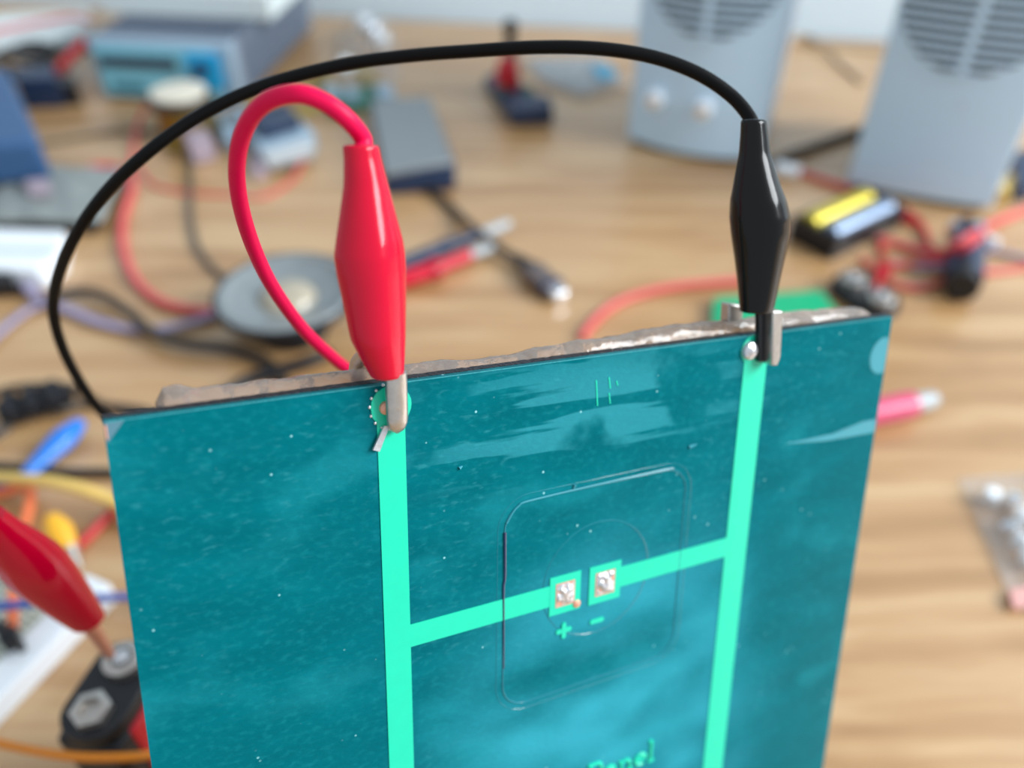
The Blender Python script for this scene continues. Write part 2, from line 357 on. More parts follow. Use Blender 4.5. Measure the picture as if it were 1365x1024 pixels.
txt = 'Solar Panel'; tw = sum(GL[c][0] for c in txt)*lh
pe_w = sum(GL[c][0] for c in 'Panel')*lh
xs = bp(782, 1030)[0]; sx = (xe-xs)/pe_w
cur = xe-tw*sx; yb = ye-.0002
print('TEXT', PW, PH, lh, sx)
for ch in txt:
    wd, strokes = GL[ch]
    if strokes:
        bm = bmesh.new()
        for s_ in strokes: tube([PM @ Vector((cur+a*lh*sx, yb+b*lh, .00005)) for a, b in s_], .00036, 6, 1, bm)
        obj('printed_letter', bm, 'mint', panel)
    cur += wd*lh*sx
# film with a rounded outline over the pads
def rrect(u0, v0, u1, v1, r, n=8):
    pts = []
    for (cx, cy, a) in ((u1-r, v1-r, 0), (u0+r, v1-r, 90), (u0+r, v0+r, 180), (u1-r, v0+r, 270)):
        for k in range(n+1): t = math.radians(a+90*k/n); pts.append((cx+r*math.cos(t), cy+r*math.sin(t)))
    return pts
u0 = bp(672, 760)[0]; u1 = bp(908, 720)[0]; v1 = bp(760, 655)[1]; v0 = bp(760, 915)[1]
rp = rrect(u0, v0, u1, v1, .0045)
w3 = [PM @ Vector((a, b, .00002)) for a, b in rp]; obj('film_outline', tube(w3+[w3[0]], .00013, 8, 1), 'rim', panel, label='raised rounded outline of the clear film over the pads')
w3 = [PM @ Vector((a, b, 0)) for a, b in rrect(u0-.0012, v0-.0012, u1+.0012, v1+.0012, .0056)]; obj('film_outline', tube(w3+[w3[0]], .00006, 6, 1), 'rim', panel)
vv = [(u0, v1-.0045), (u0+.0001, v1-.012), (u0-.0001, vb1+.002), (u0, vb0-.001), (u0+.0001, vb0-.009)]
obj('film_crease', tube([PM @ Vector((a, b, .0001)) for a, b in vv], (.00024, .00012), 8, 6), 'ink', panel, label='dark crease on the left edge of the film')
vv = [(u0+.0003, v1-.003), (u0+.0022, v1-.0006), (u0+.006, v1), (u1-.006, v1+.0003), (u1-.003, v1+.0001)]
obj('film_crease', tube([PM @ Vector((a, b, .0001)) for a, b in vv], (.00018, .00012), 8, 6), 'pale', panel)
ring = [PM @ Vector((.5*(u0+u1)+.0105*math.cos(t/36*6.283), .5*(vb0+vb1)+.001+.0105*math.sin(t/36*6.283), -.00002)) for t in range(37)]
obj('ring_impression', tube(ring, .0001, 6, 1), 'rim', panel)
# corner markings and flat pale marks
cp = [bp(138, 563), bp(166, 560), bp(143, 592)]; obj('corner_mark', bprism([(max(.0001, a), min(-.0001, b)) for a, b in cp], 0, .00004), 'greycorner', panel, smooth=False, label='grey blue unmasked corner')
cp = [bp(138.5, 567), bp(142, 567), bp(144.5, 586), bp(142, 586)]; obj('corner_mark', bprism(cp, .00004, .00009), 'copper', panel, smooth=False, label='copper sliver in the corner')
cx, cy = bp(1176, 474); rx, ry = .0034, .0036
obj('pale_spot', bprism([(min(PW-.0002, cx+rx*math.cos(t/24*6.283)), cy+ry*math.sin(t/24*6.283)) for t in range(24)], 0, .00006), 'pale', panel, smooth=False, label='pale round spot by the right edge')
cp = [bp(1171, 558), bp(1150, 562), bp(1110, 578), bp(1045, 592), bp(1100, 588), bp(1168, 576)]; obj('pale_spot', bprism([(min(PW-.0002, a), b) for a, b in cp], 0, .00005), 'pale', panel, smooth=False, label='pale wedge mark by the right edge')
# printed row of tiny ticks and hot glue drips
for (x_, y0, y1) in ((794, 507, 541), (811, 503, 518), (811, 524, 538), (821, 508, 514)):
    a = bp(x_, y0); b = bp(x_+1.5, y1); obj('scratch', bprism([(a[0], a[1]), (a[0]+.0002, a[1]), (b[0]+.0002, b[1]), (b[0], b[1])], 0, .00008), 'mint', panel, smooth=False)
for (a_, b_) in (((918, 596), (928, 592)), ((766, 646), (764, 652)), ((612, 624), (616, 621))):
    a = bp(*a_); b = bp(*b_); obj('resin_drip', tube([PM @ Vector((a[0], a[1], .0001)), PM @ Vector((b[0], b[1], .0001))], (.0003, .0001), 8, 1), 'pale', panel)
# paler strip painted along the front top edge as its lit line
obj('lit_edge_line', brect(.0004, -.00018, PW-.0003, -.00002, 0, .00005), 'edge', panel, smooth=False)
# ring pad under the red clip, blob under the black one
cx, cy = bp(521, 541)
bm = bmesh.new(); pts = []
for t in range(28):
    a = t/28*6.283; rr = .0029*(1+.06*noise.noise(Vector((math.cos(a)*3, math.sin(a)*3, 2)))); pts.append((cx+rr*math.cos(a), cy+rr*math.sin(a)))
pad = obj('ring_pad', bprism(pts, 0, .0002), 'mint', panel, smooth=False, label='round mint pad under the red clip')
obj('solder_blob', LT(PM @ Matrix.Translation((cx-.0008, cy-.0001, 0)), [(.0010, 0), (.0009, .0006), (.0004, .0010)], 16), 'copper', pad)
for i in range(8):
    a = math.radians(110+i*22); x_, y_ = cx+.0030*math.cos(a), cy+.0033*math.sin(a)
    obj('resin_drip', LT(PM @ Matrix.Translation((x_, y_, 0)), [(.00022, 0), (.0002, .00015), (.00008, .00022)], 8), 'silver', panel)
# bent component lead below the red clip
a = bp(513, 563); b = bp(498, 599)
obj('bent_lead', prism(bmesh.new(), [PM @ Vector((p[0], p[1], .0003)) for p in (bp(510, 566), bp(517, 566), bp(504, 600), bp(495, 598))], NN*.0004), 'silver', panel, smooth=False)
cx, cy = bp(1003, 466)
pad = obj('ring_pad', LT(PM @ Matrix.Translation((cx, cy, 0)), [(.0026, 0), (.0026, .0002)], 28), 'mint', panel, smooth=False, label='round pad under the black clip')
obj('solder_blob', LT(PM @ Matrix.Translation((cx-.0009, cy, 0)), [(.0017, .0001), (.0015, .0008), (.0008, .0013), (.0002, .0015)], 20), 'silver', pad)

# ================================================================== test leads on the panel
def boot(stations, lean=0.0, thick=.9, dz=0.0, seg=28):
    """stations: (left px, right px, y px); section is a soft diamond"""
    st = []
    for (a, b) in zip(stations, stations[1:]):
        for k in range(4):
            t = k/4; st.append([a[i]+(b[i]-a[i])*t for i in range(3)])
    st.append(list(stations[-1])); bm = bmesh.new(); rings = []
    for l, r_, y in st:
        c = (l+r_)/2; d = bdepth(c, y)+dz; cen = Q(c, y, d); w = (r_-l)/2/F*d
        g = min(1, w/.0040); e = 1-.24*max(0, g-.5)
        ring_ = []
        for k in range(seg):
            a = 2*math.pi*k/seg; ca, sa = math.cos(a), math.sin(a)
            x = math.copysign(abs(ca)**(1.0/max(.62, e)), ca); yv = math.copysign(abs(sa)**(1.0/max(.62, e)), sa)
            ring_.append(bm.verts.new(cen+U*x*w*1.08+NN*yv*w*thick))
        rings.append(ring_)
    for a, b in zip(rings, rings[1:]):
        for k in range(seg): bm.faces.new((a[k], a[(k+1) % seg], b[(k+1) % seg], b[k]))
    bm.faces.new(rings[0][::-1]); bm.faces.new(rings[-1]); return bm
# red lead
root = empty('red_test_lead', PM @ Vector((*bp(521, 500), 0)), 'red alligator clip on the teal panel with a looping pink red wire', 'test lead')
red_st = [(458, 503, 192), (460, 507, 212), (460, 516, 246), (455, 526, 285), (450, 536, 322), (448, 538.5, 340), (451, 540, 362), (459, 540, 400), (469, 539.5, 450), (484, 538.5, 480), (498, 537, 505)]
bt = obj('boot', boot(red_st, dz=-.0015), 'redb', root)
bt.modifiers.new('s', 'SUBSURF').render_levels = 1
def jaw(px_top, px_bot, w, m='steel', dz=.0012, lift=.0021):
    """rounded half-round metal jaw lying on the board face"""
    a = Vector((*bp(*px_top), lift)); b = Vector((*bp(*px_bot), .0012)); ax = (b-a).normalized(); side = Vector((-ax.y, ax.x, 0)).normalized(); nn = side.cross(ax)
    if nn.z < 0: nn = -nn
    bm = bmesh.new(); rings = []; L_ = (b-a).length; n = 16
    for i in range(n+1):
        t = i/n; q = max(0, (t-.72)/.28); k = math.sqrt(max(0, 1-q*q*.985)); c = a+ax*L_*t
        ring_ = []
        for j in range(13):
            an = math.pi*j/12; ring_.append(bm.verts.new(PM @ (c+side*math.cos(an)*w*k+nn*(math.sin(an)**.6*w*.62*k+0))))
        ring_ += [bm.verts.new(PM @ (c-side*w*k*.8-nn*.0006)), bm.verts.new(PM @ (c+side*w*k*.8-nn*.0006))]
        rings.append(ring_)
    m_ = len(rings[0])
    for x_, y_ in zip(rings, rings[1:]):
        for j in range(m_): bm.faces.new((x_[j], x_[(j+1) % m_], y_[(j+1) % m_], y_[j]))
    bm.faces.new(rings[0][::-1]); bm.faces.new(rings[-1]); return bm
obj('front_jaw', jaw((520, 492), (525.5, 574), .00150), 'steel', root)
a = Vector((*bp(500, 480), -.0035)); b = Vector((*bp(500, 512), -.0078))
obj('back_jaw', tube([PM @ a, PM @ b, PM @ (b+Vector((0, -.006, .0005)))], .0012, 10, 4), 'steel', root)
loop = [(480, 205, .100), (484, 186, .1005), (462, 158, .098), (430, 135, .0965), (395, 125, .096), (355, 136, .098), (328, 168, .102), (316, 215, .107), (320, 270, .113), (338, 330, .121), (365, 385, .130), (405, 440, .141), (445, 478, .150), (480, 508, .158), (520, 560, .175), (560, 640, .22)]
obj('wire', tube([Q(*q) for q in loop], .00112, 14, 10), 'redw', root)
# black lead
root = empty('black_test_lead', PM @ Vector((*bp(1010, 430), 0)), 'black alligator clip on the teal panel with a long arching black wire', 'test lead')
blk_st = [(988, 1021, 158), (987, 1024, 180), (985, 1027, 205), (978, 1038, 238), (972, 1050, 268), (971, 1055.5, 290), (973, 1055, 312), (978, 1047, 345), (982, 1040, 375), (985, 1033, 405), (986, 1030, 416)]
bt = obj('boot', boot(blk_st, dz=-.0015), 'blackb', root); bt.modifiers.new('s', 'SUBSURF').render_levels = 1
def bpl(poly, z0, z1): return bprism([bp(*q) for q in poly], z0, z1)
j = obj('front_jaw', bpl([(1004, 412), (1014, 412), (1016, 480), (1005, 480)], .0004, .0014), 'dark', root, smooth=False)  # dark slab stands for the shade inside the open jaw channel
obj('front_jaw', bpl([(1013, 410), (1027, 410), (1024, 470), (1020, 482), (1012, 482)], .0002, .0030), 'steel', root, bev=.0003)
a = Vector((*bp(996, 405), -.0015)); b = Vector((*bp(999, 428), -.0042))
obj('back_jaw', prism(bmesh.new(), [PM @ Vector((*bp(*q), -.0032)) for q in ((990, 410), (1010, 412), (1006, 445), (988, 440))], -NN*.0022), 'steel', root, bev=.0003)
loop = [(1003, 175, .129), (1000, 158, .130), (975, 128, .131), (930, 98, .131), (870, 76, .131), (800, 65, .131), (720, 63, .132), (630, 68, .134), (540, 75, .136), (450, 88, .138), (350, 115, .139), (265, 155, .139), (195, 205, .139), (140, 258, .143), (100, 315, .149), (77, 370, .158), (71, 415, .166), (82, 460, .173), (104, 505, .179), (132, 545, .185), (165, 575, .195), (230, 640, .225)]
obj('wire', tube([Q(*q) for q in loop], .00108, 14, 10), 'blackw', root)

# ================================================================== desktop speakers
def speaker(pa, pb, wid, label, bulge, knobs):
    a = P(*pa); b = P(*pb); ang = math.atan2(b.y-a.y, b.x-a.x); c = (a+b)/2
    mx = fr(c, ang); dep, H = .095, .20
    root = empty('desktop_speaker', c, label, 'speaker', 'desktop speaker pair', Matrix.Rotation(ang, 3, 'Z'))
    hw = wid/2
    def plan(k, e=0, w2=hw): return [mx @ Vector((x, -bulge*(1-(x/w2)**2)*k-e, 0)) for x in [w2*(i/10*2-1) for i in range(11)]]
    # housing
    poly = [mx @ Vector((x, y, .004)) for x, y in ((-hw, .006), (hw, .006), (hw*.92, dep), (-hw*.92, dep))]
    obj('housing', prism(bmesh.new(), poly, Vector((0, 0, H))), 'speakside', root, bev=.004)
    # front baffle with curved plan
    bm = bmesh.new(); fp = plan(1); poly = [p+Vector((0, 0, .003)) for p in fp]+[mx @ Vector((hw, .010, .003)), mx @ Vector((-hw, .010, .003))]
    fb = obj('front_baffle', prism(bm, poly, Vector((0, 0, H+.002))), 'greyplastic', root, bev=.0015)
    obj('plinth', prism(bmesh.new(), [mx @ Vector((p[0], p[1], 0)) for p in ((-hw*.9, .004), (-hw*.5, -bulge*.6), (hw*.5, -bulge*.6), (hw*.9, .004), (hw*.8, dep-.01), (-hw*.8, dep-.01))], Vector((0, 0, .005))), 'dark', root, smooth=False)
    # grille: round recess, slats, centre rib
    zc, R_ = .117, .0405
    def yf(x): return -bulge*(1-(x/hw)**2)
    poly = []
    bm = bmesh.new(); cen = bm.verts.new(mx @ Vector((0, yf(0)-.0004, zc))); rim = []
    for k in range(5, 0, -1):
        ring_ = [bm.verts.new(mx @ Vector((R_*k/5*math.cos(t/40*2*math.pi), yf(R_*k/5*math.cos(t/40*2*math.pi))-.0004, zc+R_*k/5*math.sin(t/40*2*math.pi)))) for t in range(40)]
        rim.append(ring_)
    for a_, b_ in zip(rim, rim[1:]):
        for t in range(40): bm.faces.new((a_[t], a_[(t+1) % 40], b_[(t+1) % 40], b_[t]))
    for t in range(40): bm.faces.new((rim[-1][t], rim[-1][(t+1) % 40], cen))
    gr = obj('grille', bm, 'slot', root)
    nrow = int(R_*2/.0050)
    for i in range(nrow+1):
        z = zc-R_+.0008+i*.0050; q = R_*R_-(z-zc)**2
        if q < 1e-5: continue
        xx = math.sqrt(q)
        xs_ = [xx*(t/8*2-1) for t in range(9)]
        poly = [mx @ Vector((x, yf(x)-.0018, z-.0009)) for x in xs_]+[mx @ Vector((x, yf(x)+.0002, z-.0009)) for x in xs_[::-1]]
        obj('slat', prism(bmesh.new(), poly, Vector((0, 0, .0020))), 'greyplastic', gr, smooth=False)
    obj('centre_rib', box(bmesh.new(), mx, (0, yf(0)-.0008, zc), (.0042, .0016, 2*R_)), 'greyplastic', gr, smooth=False)
    for x in knobs:
        k = obj('knob', LT(mx @ Matrix.Translation((x, yf(x), .036)) @ Matrix.Rotation(math.pi/2, 4, 'X'), [(.0058, -.001), (.0056, .006), (.0045, .0085), (.001, .009)], 28), 'white', root)
        obj('knob_cap', LT(mx @ Matrix.Translation((x, yf(x)-.009, .036)) @ Matrix.Rotation(math.pi/2, 4, 'X'), [(.0032, -.001), (.003, .0006)], 20), 'chrome', k)
    return root, mx, yf
s1, _, _ = speaker((830, 188), (1016, 220), .088, 'light grey desktop speaker with two control knobs, left of the pair, behind the black clip', .011, (-.026, .006))
s2, mx2, yf2 = speaker((1129, 250), (1316, 284), .082, 'light grey desktop speaker without knobs at the upper right edge', .003, ())
obj('logo_dot', LT(mx2 @ Matrix.Translation((.006, yf2(.006), .061)) @ Matrix.Rotation(math.pi/2, 4, 'X'), [(.0016, -.0005), (.0016, .0004)], 16), 'speakside', s2)

# ================================================================== bench instrument, top left
a = P(140, 131); b = P(323, 141); ang = math.atan2(b.y-a.y, b.x-a.x); mx = fr(a, ang); w = (b-a).length; H = .0415
root = empty('bench_power_supply', a, 'grey ribbed bench instrument with a cyan front panel, vent slot and dark knob', 'instrument')
obj('case', B(mx, (w/2, .087, H/2+.002), (w, .164, H)), 'metercase', root, bev=.003)
obj('front_bezel', B(mx, (w/2, .003, H/2+.002), (w+.002, .008, H+.001)), 'bezel', root, bev=.003)
fp_ = obj('front_panel', B(mx, (w*.45, -.0015, H/2+.001), (w*.82, .002, H*.86)), 'teal', root, bev=.0008)
obj('knob_panel', B(mx, (w*.80, -.0022, H*.60), (w*.24, .002, H*.62)), 'cyan', root, bev=.0008)
sl = obj('vent_slot', B(mx, (w*.34, -.003, H*.70), (w*.54, .001, H*.20)), 'dark', root, smooth=False)
for i in range(14): obj('vent_bar', B(mx, (w*(.10+i*.037), -.0038, H*.70), (.0012, .001, H*.17)), 'meterrib', sl, smooth=False)
obj('print_block', B(mx, (w*.22, -.0021, H*.26), (w*.24, .0008, H*.16)), 'tealdark', root, smooth=False)
obj('knob', LT(mx @ Matrix.Translation((w*.79, -.003, H*.66)) @ Matrix.Rotation(math.pi/2, 4, 'X'), [(.005, -.001), (.0046, .007), (.003, .0085)], 24), 'navy', root)
for i in range(19): obj('top_rib', B(mx, (w/2, .014+i*.0077, H+.0022), (w*.94, .0028, .0022)), 'meterrib', root, smooth=False)
for i in range(9): obj('side_rib', B(mx, (w+.0008, .087, .006+i*.0048), (.0018, .145, .0020)), 'meterrib', root, smooth=False)
for (x, y) in ((.01, .01), (w-.01, .01), (.01, .13), (w-.01, .13)): obj('foot', B(mx, (x, y, .001), (.009, .009, .003)), 'dark', root, smooth=False)
obj('paper_sheet', B(mx @ Matrix.Translation((0, 0, H+.0036)), (w*.5, .100, .009), (w*1.25, .100, .018)), 'paper', smooth=False, label='white box lying on top of the grey bench instrument', cat='box', bev=.001)

# ================================================================== things at the far left
root = empty('probe_heap', P(80, 100), 'coiled black cable with red probe handles in the top left corner', 'test probe')
bm = bmesh.new()
for i, (x, y, rr) in enumerate(((30, 78, 34), (45, 70, 30), (70, 76, 26))):
    tube([P(x+rr*math.cos(t/12*6.283), y+rr*.42*math.sin(t/12*6.283), .006+.004*i) for t in range(13)], .0022, 8, 5, bm)
obj('cable_coil', bm, 'dark', root)
obj('probe_handle', tube([P(78, 95, .012), P(94, 76, .016), P(112, 56, .02)], (.0045, .0035), 12, 4), 'redwire', root)
obj('probe_handle', tube([P(60, 92, .01), P(30, 100, .008), P(-10, 106, .006)], (.005, .0045), 12, 4), 'dark', root)
obj('plug_cover', slab([(62, 100), (98, 100), (100, 112), (64, 114)], .016), 'dark', root, bev=.001)
obj('paper_sheet', slab([(-60, 22), (118, 12), (122, 38), (60, 56), (-60, 62)], .010), 'paper', bev=.001, label='white paper with a red edge at the top left corner', cat='paper')
obj('grey_tray', slab([(-60, 44), (100, 34), (122, 60), (60, 66), (-60, 78)], .005), 'greytop', bev=.001, label='flat grey tray between the coiled probes and the white paper', cat='tray')
wire('red_cable', [(-30, 46, .012), (20, 36, .012), (60, 28, .012), (100, 22, .012), (122, 30, .011)], .0018, 'salmon', 'red cable lying over the white paper at the top left corner', 'cable')
obj('storage_box', slab([(14, 90), (70, 86), (74, 104), (20, 106)], .022), 'navy', bev=.0015, label='small navy blue box below the coiled probes', cat='box')
root = empty('laptop_stand', P(20, 215), 'large slate blue block at the left edge above the grey board', 'block')
obj('shell', slab([(-110, 88), (8, 90), (46, 172), (50, 186), (-110, 200)], .036, .010), 'slate', root, bev=.004)
obj('underside', slab([(-108, 100), (8, 102), (42, 196), (44, 208), (-108, 214)], .013), 'navy', root, bev=.002)  # base coloured darker to stand for the block's shaded front
root = empty('circuit_board_scrap', P(85, 265), 'flat grey crumpled board with a black underside, below the slate blue block', 'circuit board')
bm = bmesh.new(); n = 14; g = []
tl, tr, br, bl = P(20, 222, .008), P(168, 226, .008), P(136, 296, .008), P(-50, 296, .008)
for i in range(n+1):
    row = []
    for j_ in range(n+1):
        s, t = i/n, j_/n; p = (tl*(1-s)+tr*s)*(1-t)+(bl*(1-s)+br*s)*t
        row.append(bm.verts.new(p+Vector((0, 0, .0028*noise.noise(p*90)))))
    g.append(row)
for i in range(n):
    for j_ in range(n): bm.faces.new((g[i][j_], g[i+1][j_], g[i+1][j_+1], g[i][j_+1]))
o = obj('foil_top', bm, 'greypcb', root); sd = o.modifiers.new('s', 'SOLIDIFY'); sd.thickness = .001
obj('black_base', slab([(22, 232), (160, 236), (128, 303), (-50, 303)], .0045), 'dark', root, bev=.001)
obj('small_part', slab([(30, 240), (62, 236), (66, 248), (36, 252)], .015, .009), 'lilac', root, bev=.001)
root = empty('white_box', P(35, 335), 'white flat plastic case at the left edge above the lilac cable', 'case')
obj('shell', slab([(-60, 302), (86, 306), (80, 338), (52, 360), (-60, 352)], .013), 'white', root, bev=.002)
obj('seam', slab([(-58, 330), (74, 333), (72, 337), (-58, 334)], .0134, .0126), 'bezel', root, smooth=False)
obj('dark_weight', slab([(-40, 358), (14, 360), (18, 374), (-40, 378)], .010), 'dark', bev=.001, label='small dark block at the left edge just below the white case', cat='block')

# ================================================================== brass can, lilac block, motor, boards
c = P(254, 186); mx = fr(c, .3)
root = empty('brass_coil', c, 'short olive brass can with a cream disc top, before the cyan instrument', 'coil')
obj('body', LT(mx, [(.0190, 0), (.0200, .003), (.0175, .006), (.0175, .022), (.0195, .026)], 36), 'brass', root)
obj('rim', LT(mx @ Matrix.Translation((0, 0, .026)), [(.0200, 0), (.0208, .003), (.0195, .006)], 36), 'darkw', root)
obj('top_disc', LT(mx @ Matrix.Translation((0, 0, .032)), [(.0180, 0), (.0175, .002), (.013, .003)], 36), 'cream', root)
obj('terminal_block', slab([(240, 172), (272, 166), (284, 186), (252, 194)], .014), 'lilac', bev=.0015, label='small lilac plastic block beside the brass can', cat='block')
wire('grey_cable', [(250, 200), (254, 240), (254, 285), (264, 330), (292, 365), (325, 388), (350, 395)], .0017, 'wire_grey', 'grey cable running from the lilac block down to the bare loudspeaker', 'cable')
wire('grey_cable', [(50, 192), (100, 184), (150, 176), (205, 176), (215, 180)], .0013, 'wire_grey', 'thin grey cable from the slate block to the brass can', 'cable')
wire('pink_wire', [(212, 118, .02), (196, 142, .016), (184, 165, .006), (178, 195), (174, 222)], .0014, 'salmon', 'thin faded pink wire left of the brass can')
wire('thin_red_wire', [(182, 216), (200, 244), (240, 256), (300, 260), (350, 262), (388, 240), (405, 212, .004)], .0011, 'salmon', 'thin red wire passing under the motor and the grey cable')
wire('red_cable', [(120, 224), (150, 222), (170, 232), (176, 250), (164, 290), (164, 330), (180, 372), (210, 400), (250, 412), (296, 415)], .0024, 'salmon', 'thick red cable curving down to the bare loudspeaker', 'cable')
# motor / white block with dark chips
root = empty('geared_motor', P(355, 215), 'small motor with a dark top, white block and silver can, inside the pink wire loop', 'motor')
obj('housing', slab([(320, 160), (392, 148), (420, 176), (345, 200)], .014), 'bezel', root, bev=.002)
obj('silver_can', tube([P(352, 215, .009), P(390, 205, .009), P(412, 198, .009)], .0068, 20, 1), 'tip', root)
obj('dark_cap', slab([(328, 148), (382, 136), (400, 156), (348, 172)], .022, .013), 'navy', root, bev=.0015)
obj('lug', slab([(330, 206), (350, 202), (356, 220), (338, 226)], .008), 'lilac', root, bev=.001)
root = empty('relay_module', P(320, 165), 'pale blue grey module with a metal corner beside the motor', 'module')
obj('body', slab([(286, 150), (326, 140), (338, 168), (298, 182)], .012), 'bezel', root, bev=.0015)
obj('cap', slab([(296, 150), (318, 146), (322, 158), (302, 163)], .015, .011), 'greytop', root, bev=.001)
root = empty('green_module', P(470, 138), 'small dark green board with aqua parts beside the grey hard drive', 'circuit board')
obj('board', slab([(424, 116), (520, 112), (528, 134), (440, 146)], .005), 'darkgreen', root, smooth=False)
for q in ([(430, 114), (448, 112), (452, 124), (436, 126)], [(458, 114), (472, 113), (476, 124), (462, 126)], [(500, 112), (522, 112), (526, 126), (506, 128)]): obj('component', slab(q, .011, .004), 'bezel', root, bev=.001)
wire('yellow_wire', [(330, 142, .002), (370, 150), (410, 148), (440, 128, .006), (430, 106), (400, 100), (376, 108)], .0018, 'lime', 'yellow wire looping beside the green module')
wire('yellow_wire', [(378, 118, .004), (420, 96, .004), (460, 92, .004), (500, 104, .002)], .0020, 'lime', 'short yellow wire above the green module')
# crumpled clear bag
def crumple(name, cx, cy, rx, ry, h, m, parent, seed, bl=None):
    bm = bmesh.new(); n = 22; g = []; c = P(cx, cy); ax = P(cx+rx, cy)-c; ay = P(cx, cy-ry)-c
    for i in range(n+1):
        row = []
        for j_ in range(n+1):
            s, t = i/n*2-1, j_/n*2-1; e = (1-s**4)*(1-t**4)
            z = .0006+h*e*(.55+.9*abs(noise.noise(Vector((s*2.1, t*2.1, seed)))))+h*.35*e*noise.noise(Vector((s*6, t*6, seed)))
            row.append(bm.verts.new(c+ax*(s+.12*noise.noise(Vector((t*2, seed, 0))))+ay*(t+.15*noise.noise(Vector((s*2, 0, seed))))+Vector((0, 0, max(.0005, z)))))
        g.append(row)
    for i in range(n):
        for j_ in range(n): bm.faces.new((g[i][j_], g[i+1][j_], g[i+1][j_+1], g[i][j_+1]))
    return obj(name, bm, m, parent)
root = empty('clear_bag', P(490, 70), 'crumpled clear plastic bag with bright glints behind the arching black wire', 'bag')
crumple('film', 488, 70, 40, 34, .016, 'bag', root, 3.1)
for (x, y, m_) in ((486, 40, 'white'), (496, 50, 'chrome'), (508, 62, 'white'), (462, 98, 'white'), (500, 46, 'chrome')): obj('glint_lump', LT(fr(P(x, y, .010)), [(.0022, 0), (.0062, .003), (.0070, .006), (.0060, .009), (.003, .0115)], 20), m_, root)  # white and chrome lumps added to stand in for the bag's glints

# grey portable drive with cable and connector
root = empty('portable_drive', P(548, 215), 'grey topped flat drive with a navy body behind the red clip', 'hard drive')
obj('body', slab([(492, 136), (574, 130), (607, 215), (606, 230), (512, 238)], .012), 'navy', root, bev=.002)
obj('top_plate', slab([(494, 133), (573, 128), (604, 214), (512, 230)], .0165, .0125), 'greytop', root, bev=.0015)
root = empty('usb_cable', P(640, 310), 'dark cable with a grey metal plug end running from the portable drive', 'cable')
cab = [P(548, 232, .006), P(572, 250, .003), P(605, 280, .0026), P(640, 312, .0085), P(672, 335, .005), P(702, 352, .0045)]
obj('cable', tube(cab, .0024, 12, 8), 'darkw', root)
obj('strain_relief', tube([P(688, 343, .0045), P(712, 362, .0045)], (.0026, .0048), 14, 1), 'dark', root)
a, b = P(706, 358, .0045), P(740, 388, .0045); ang = math.atan2(b.y-a.y, b.x-a.x); mx = fr(a, ang); L_ = (b-a).length
obj('plug_shell', B(mx, (L_/2, 0, 0), (L_, .0125, .0075)), 'usb', root, bev=.0018)
obj('plug_ridge', B(mx, (L_*.86, 0, 0), (L_*.2, .0132, .0082)), 'navy', root, bev=.001)
obj('plug_tip', B(mx, (L_+.0028, 0, 0), (.0062, .0085, .0045)), 'chrome', root, bev=.001)

# banana plugs
def probe(name, px, rads, m, tipm, label, z):
    root = empty(name, P(*px[0]), label, 'plug')
    obj('handle', tube([P(*px[0], z), P(*px[1], z)], rads, 16, 1), m, root)
    obj('collar', tube([P(*px[1], z), P(px[1][0]+(px[2][0]-px[1][0])*.12, px[1][1]+(px[2][1]-px[1][1])*.12, z)], rads[0]*1.25, 16, 1), m, root)
    obj('sleeve', tube([P(*px[1], z), P(*px[2], z)], rads[1]*.8, 16, 1), m, root)
    obj('tip', tube([P(*px[2], z), P(*px[3], z)], .0028, 16, 1), tipm, root)
probe('black_banana_plug', [(500, 366), (592, 330), (642, 312), (678, 298)], (.0038, .0042), 'navy', 'tip', 'black banana plug with a white tip above the red one, behind the red clip', .0075)
probe('red_banana_plug', [(500, 384), (577, 360), (626, 340), (664, 326)], (.0050, .0046), 'redb', 'tip', 'red banana plug with a white tip below the black one', .0055)

# helper: clamp stand with red knob
a = P(680, 158); mx = fr(a, math.radians(20))
root = empty('binding_post', P(690, 130), 'small dark navy switch block with a red knob on a black post near the wall', 'switch')
obj('base', slab([(644, 102), (672, 90), (736, 140), (738, 150), (680, 152)], .009), 'navy', root, bev=.002)
obj('front_pad', slab([(676, 128), (732, 126), (738, 138), (682, 146)], .016, .008), 'navy', root, bev=.0015)
c = P(684, 132, 0)
obj('post', LT(fr(c+Vector((-.002, .006, .008))), [(.007, 0), (.0065, .014), (.0045, .018), (.004, .040), (.006, .043), (.003, .047)], 20), 'dark', root)
obj('red_knob', LT(fr(c+Vector((-.004, -.002, .009))), [(.0075, 0), (.0090, .004), (.0085, .015), (.0055, .021), (.0015, .023)], 20), 'red', root)
for dx in (-.010, .008): obj('green_ring', LT(fr(c+Vector((dx+.003, -.010, .008))), [(.0035, 0), (.0035, .004), (.0020, .005)], 16), 'darkgreen', root)
root = empty('plastic_packet', P(765, 105), 'flat clear plastic packet with a blue corner left of the knobbed speaker', 'packet')
obj('film', slab([(694, 76), (800, 74), (838, 108), (776, 130), (720, 108)], .0035), 'bag', root, bev=.0008)
obj('card', slab([(702, 79), (796, 78), (826, 106), (776, 124), (726, 106)], .0018, .0006), 'greytop', root, smooth=False)
obj('blue_label', slab([(788, 86), (812, 86), (824, 100), (800, 106)], .0045, .0034), 'aqua', root, smooth=False)

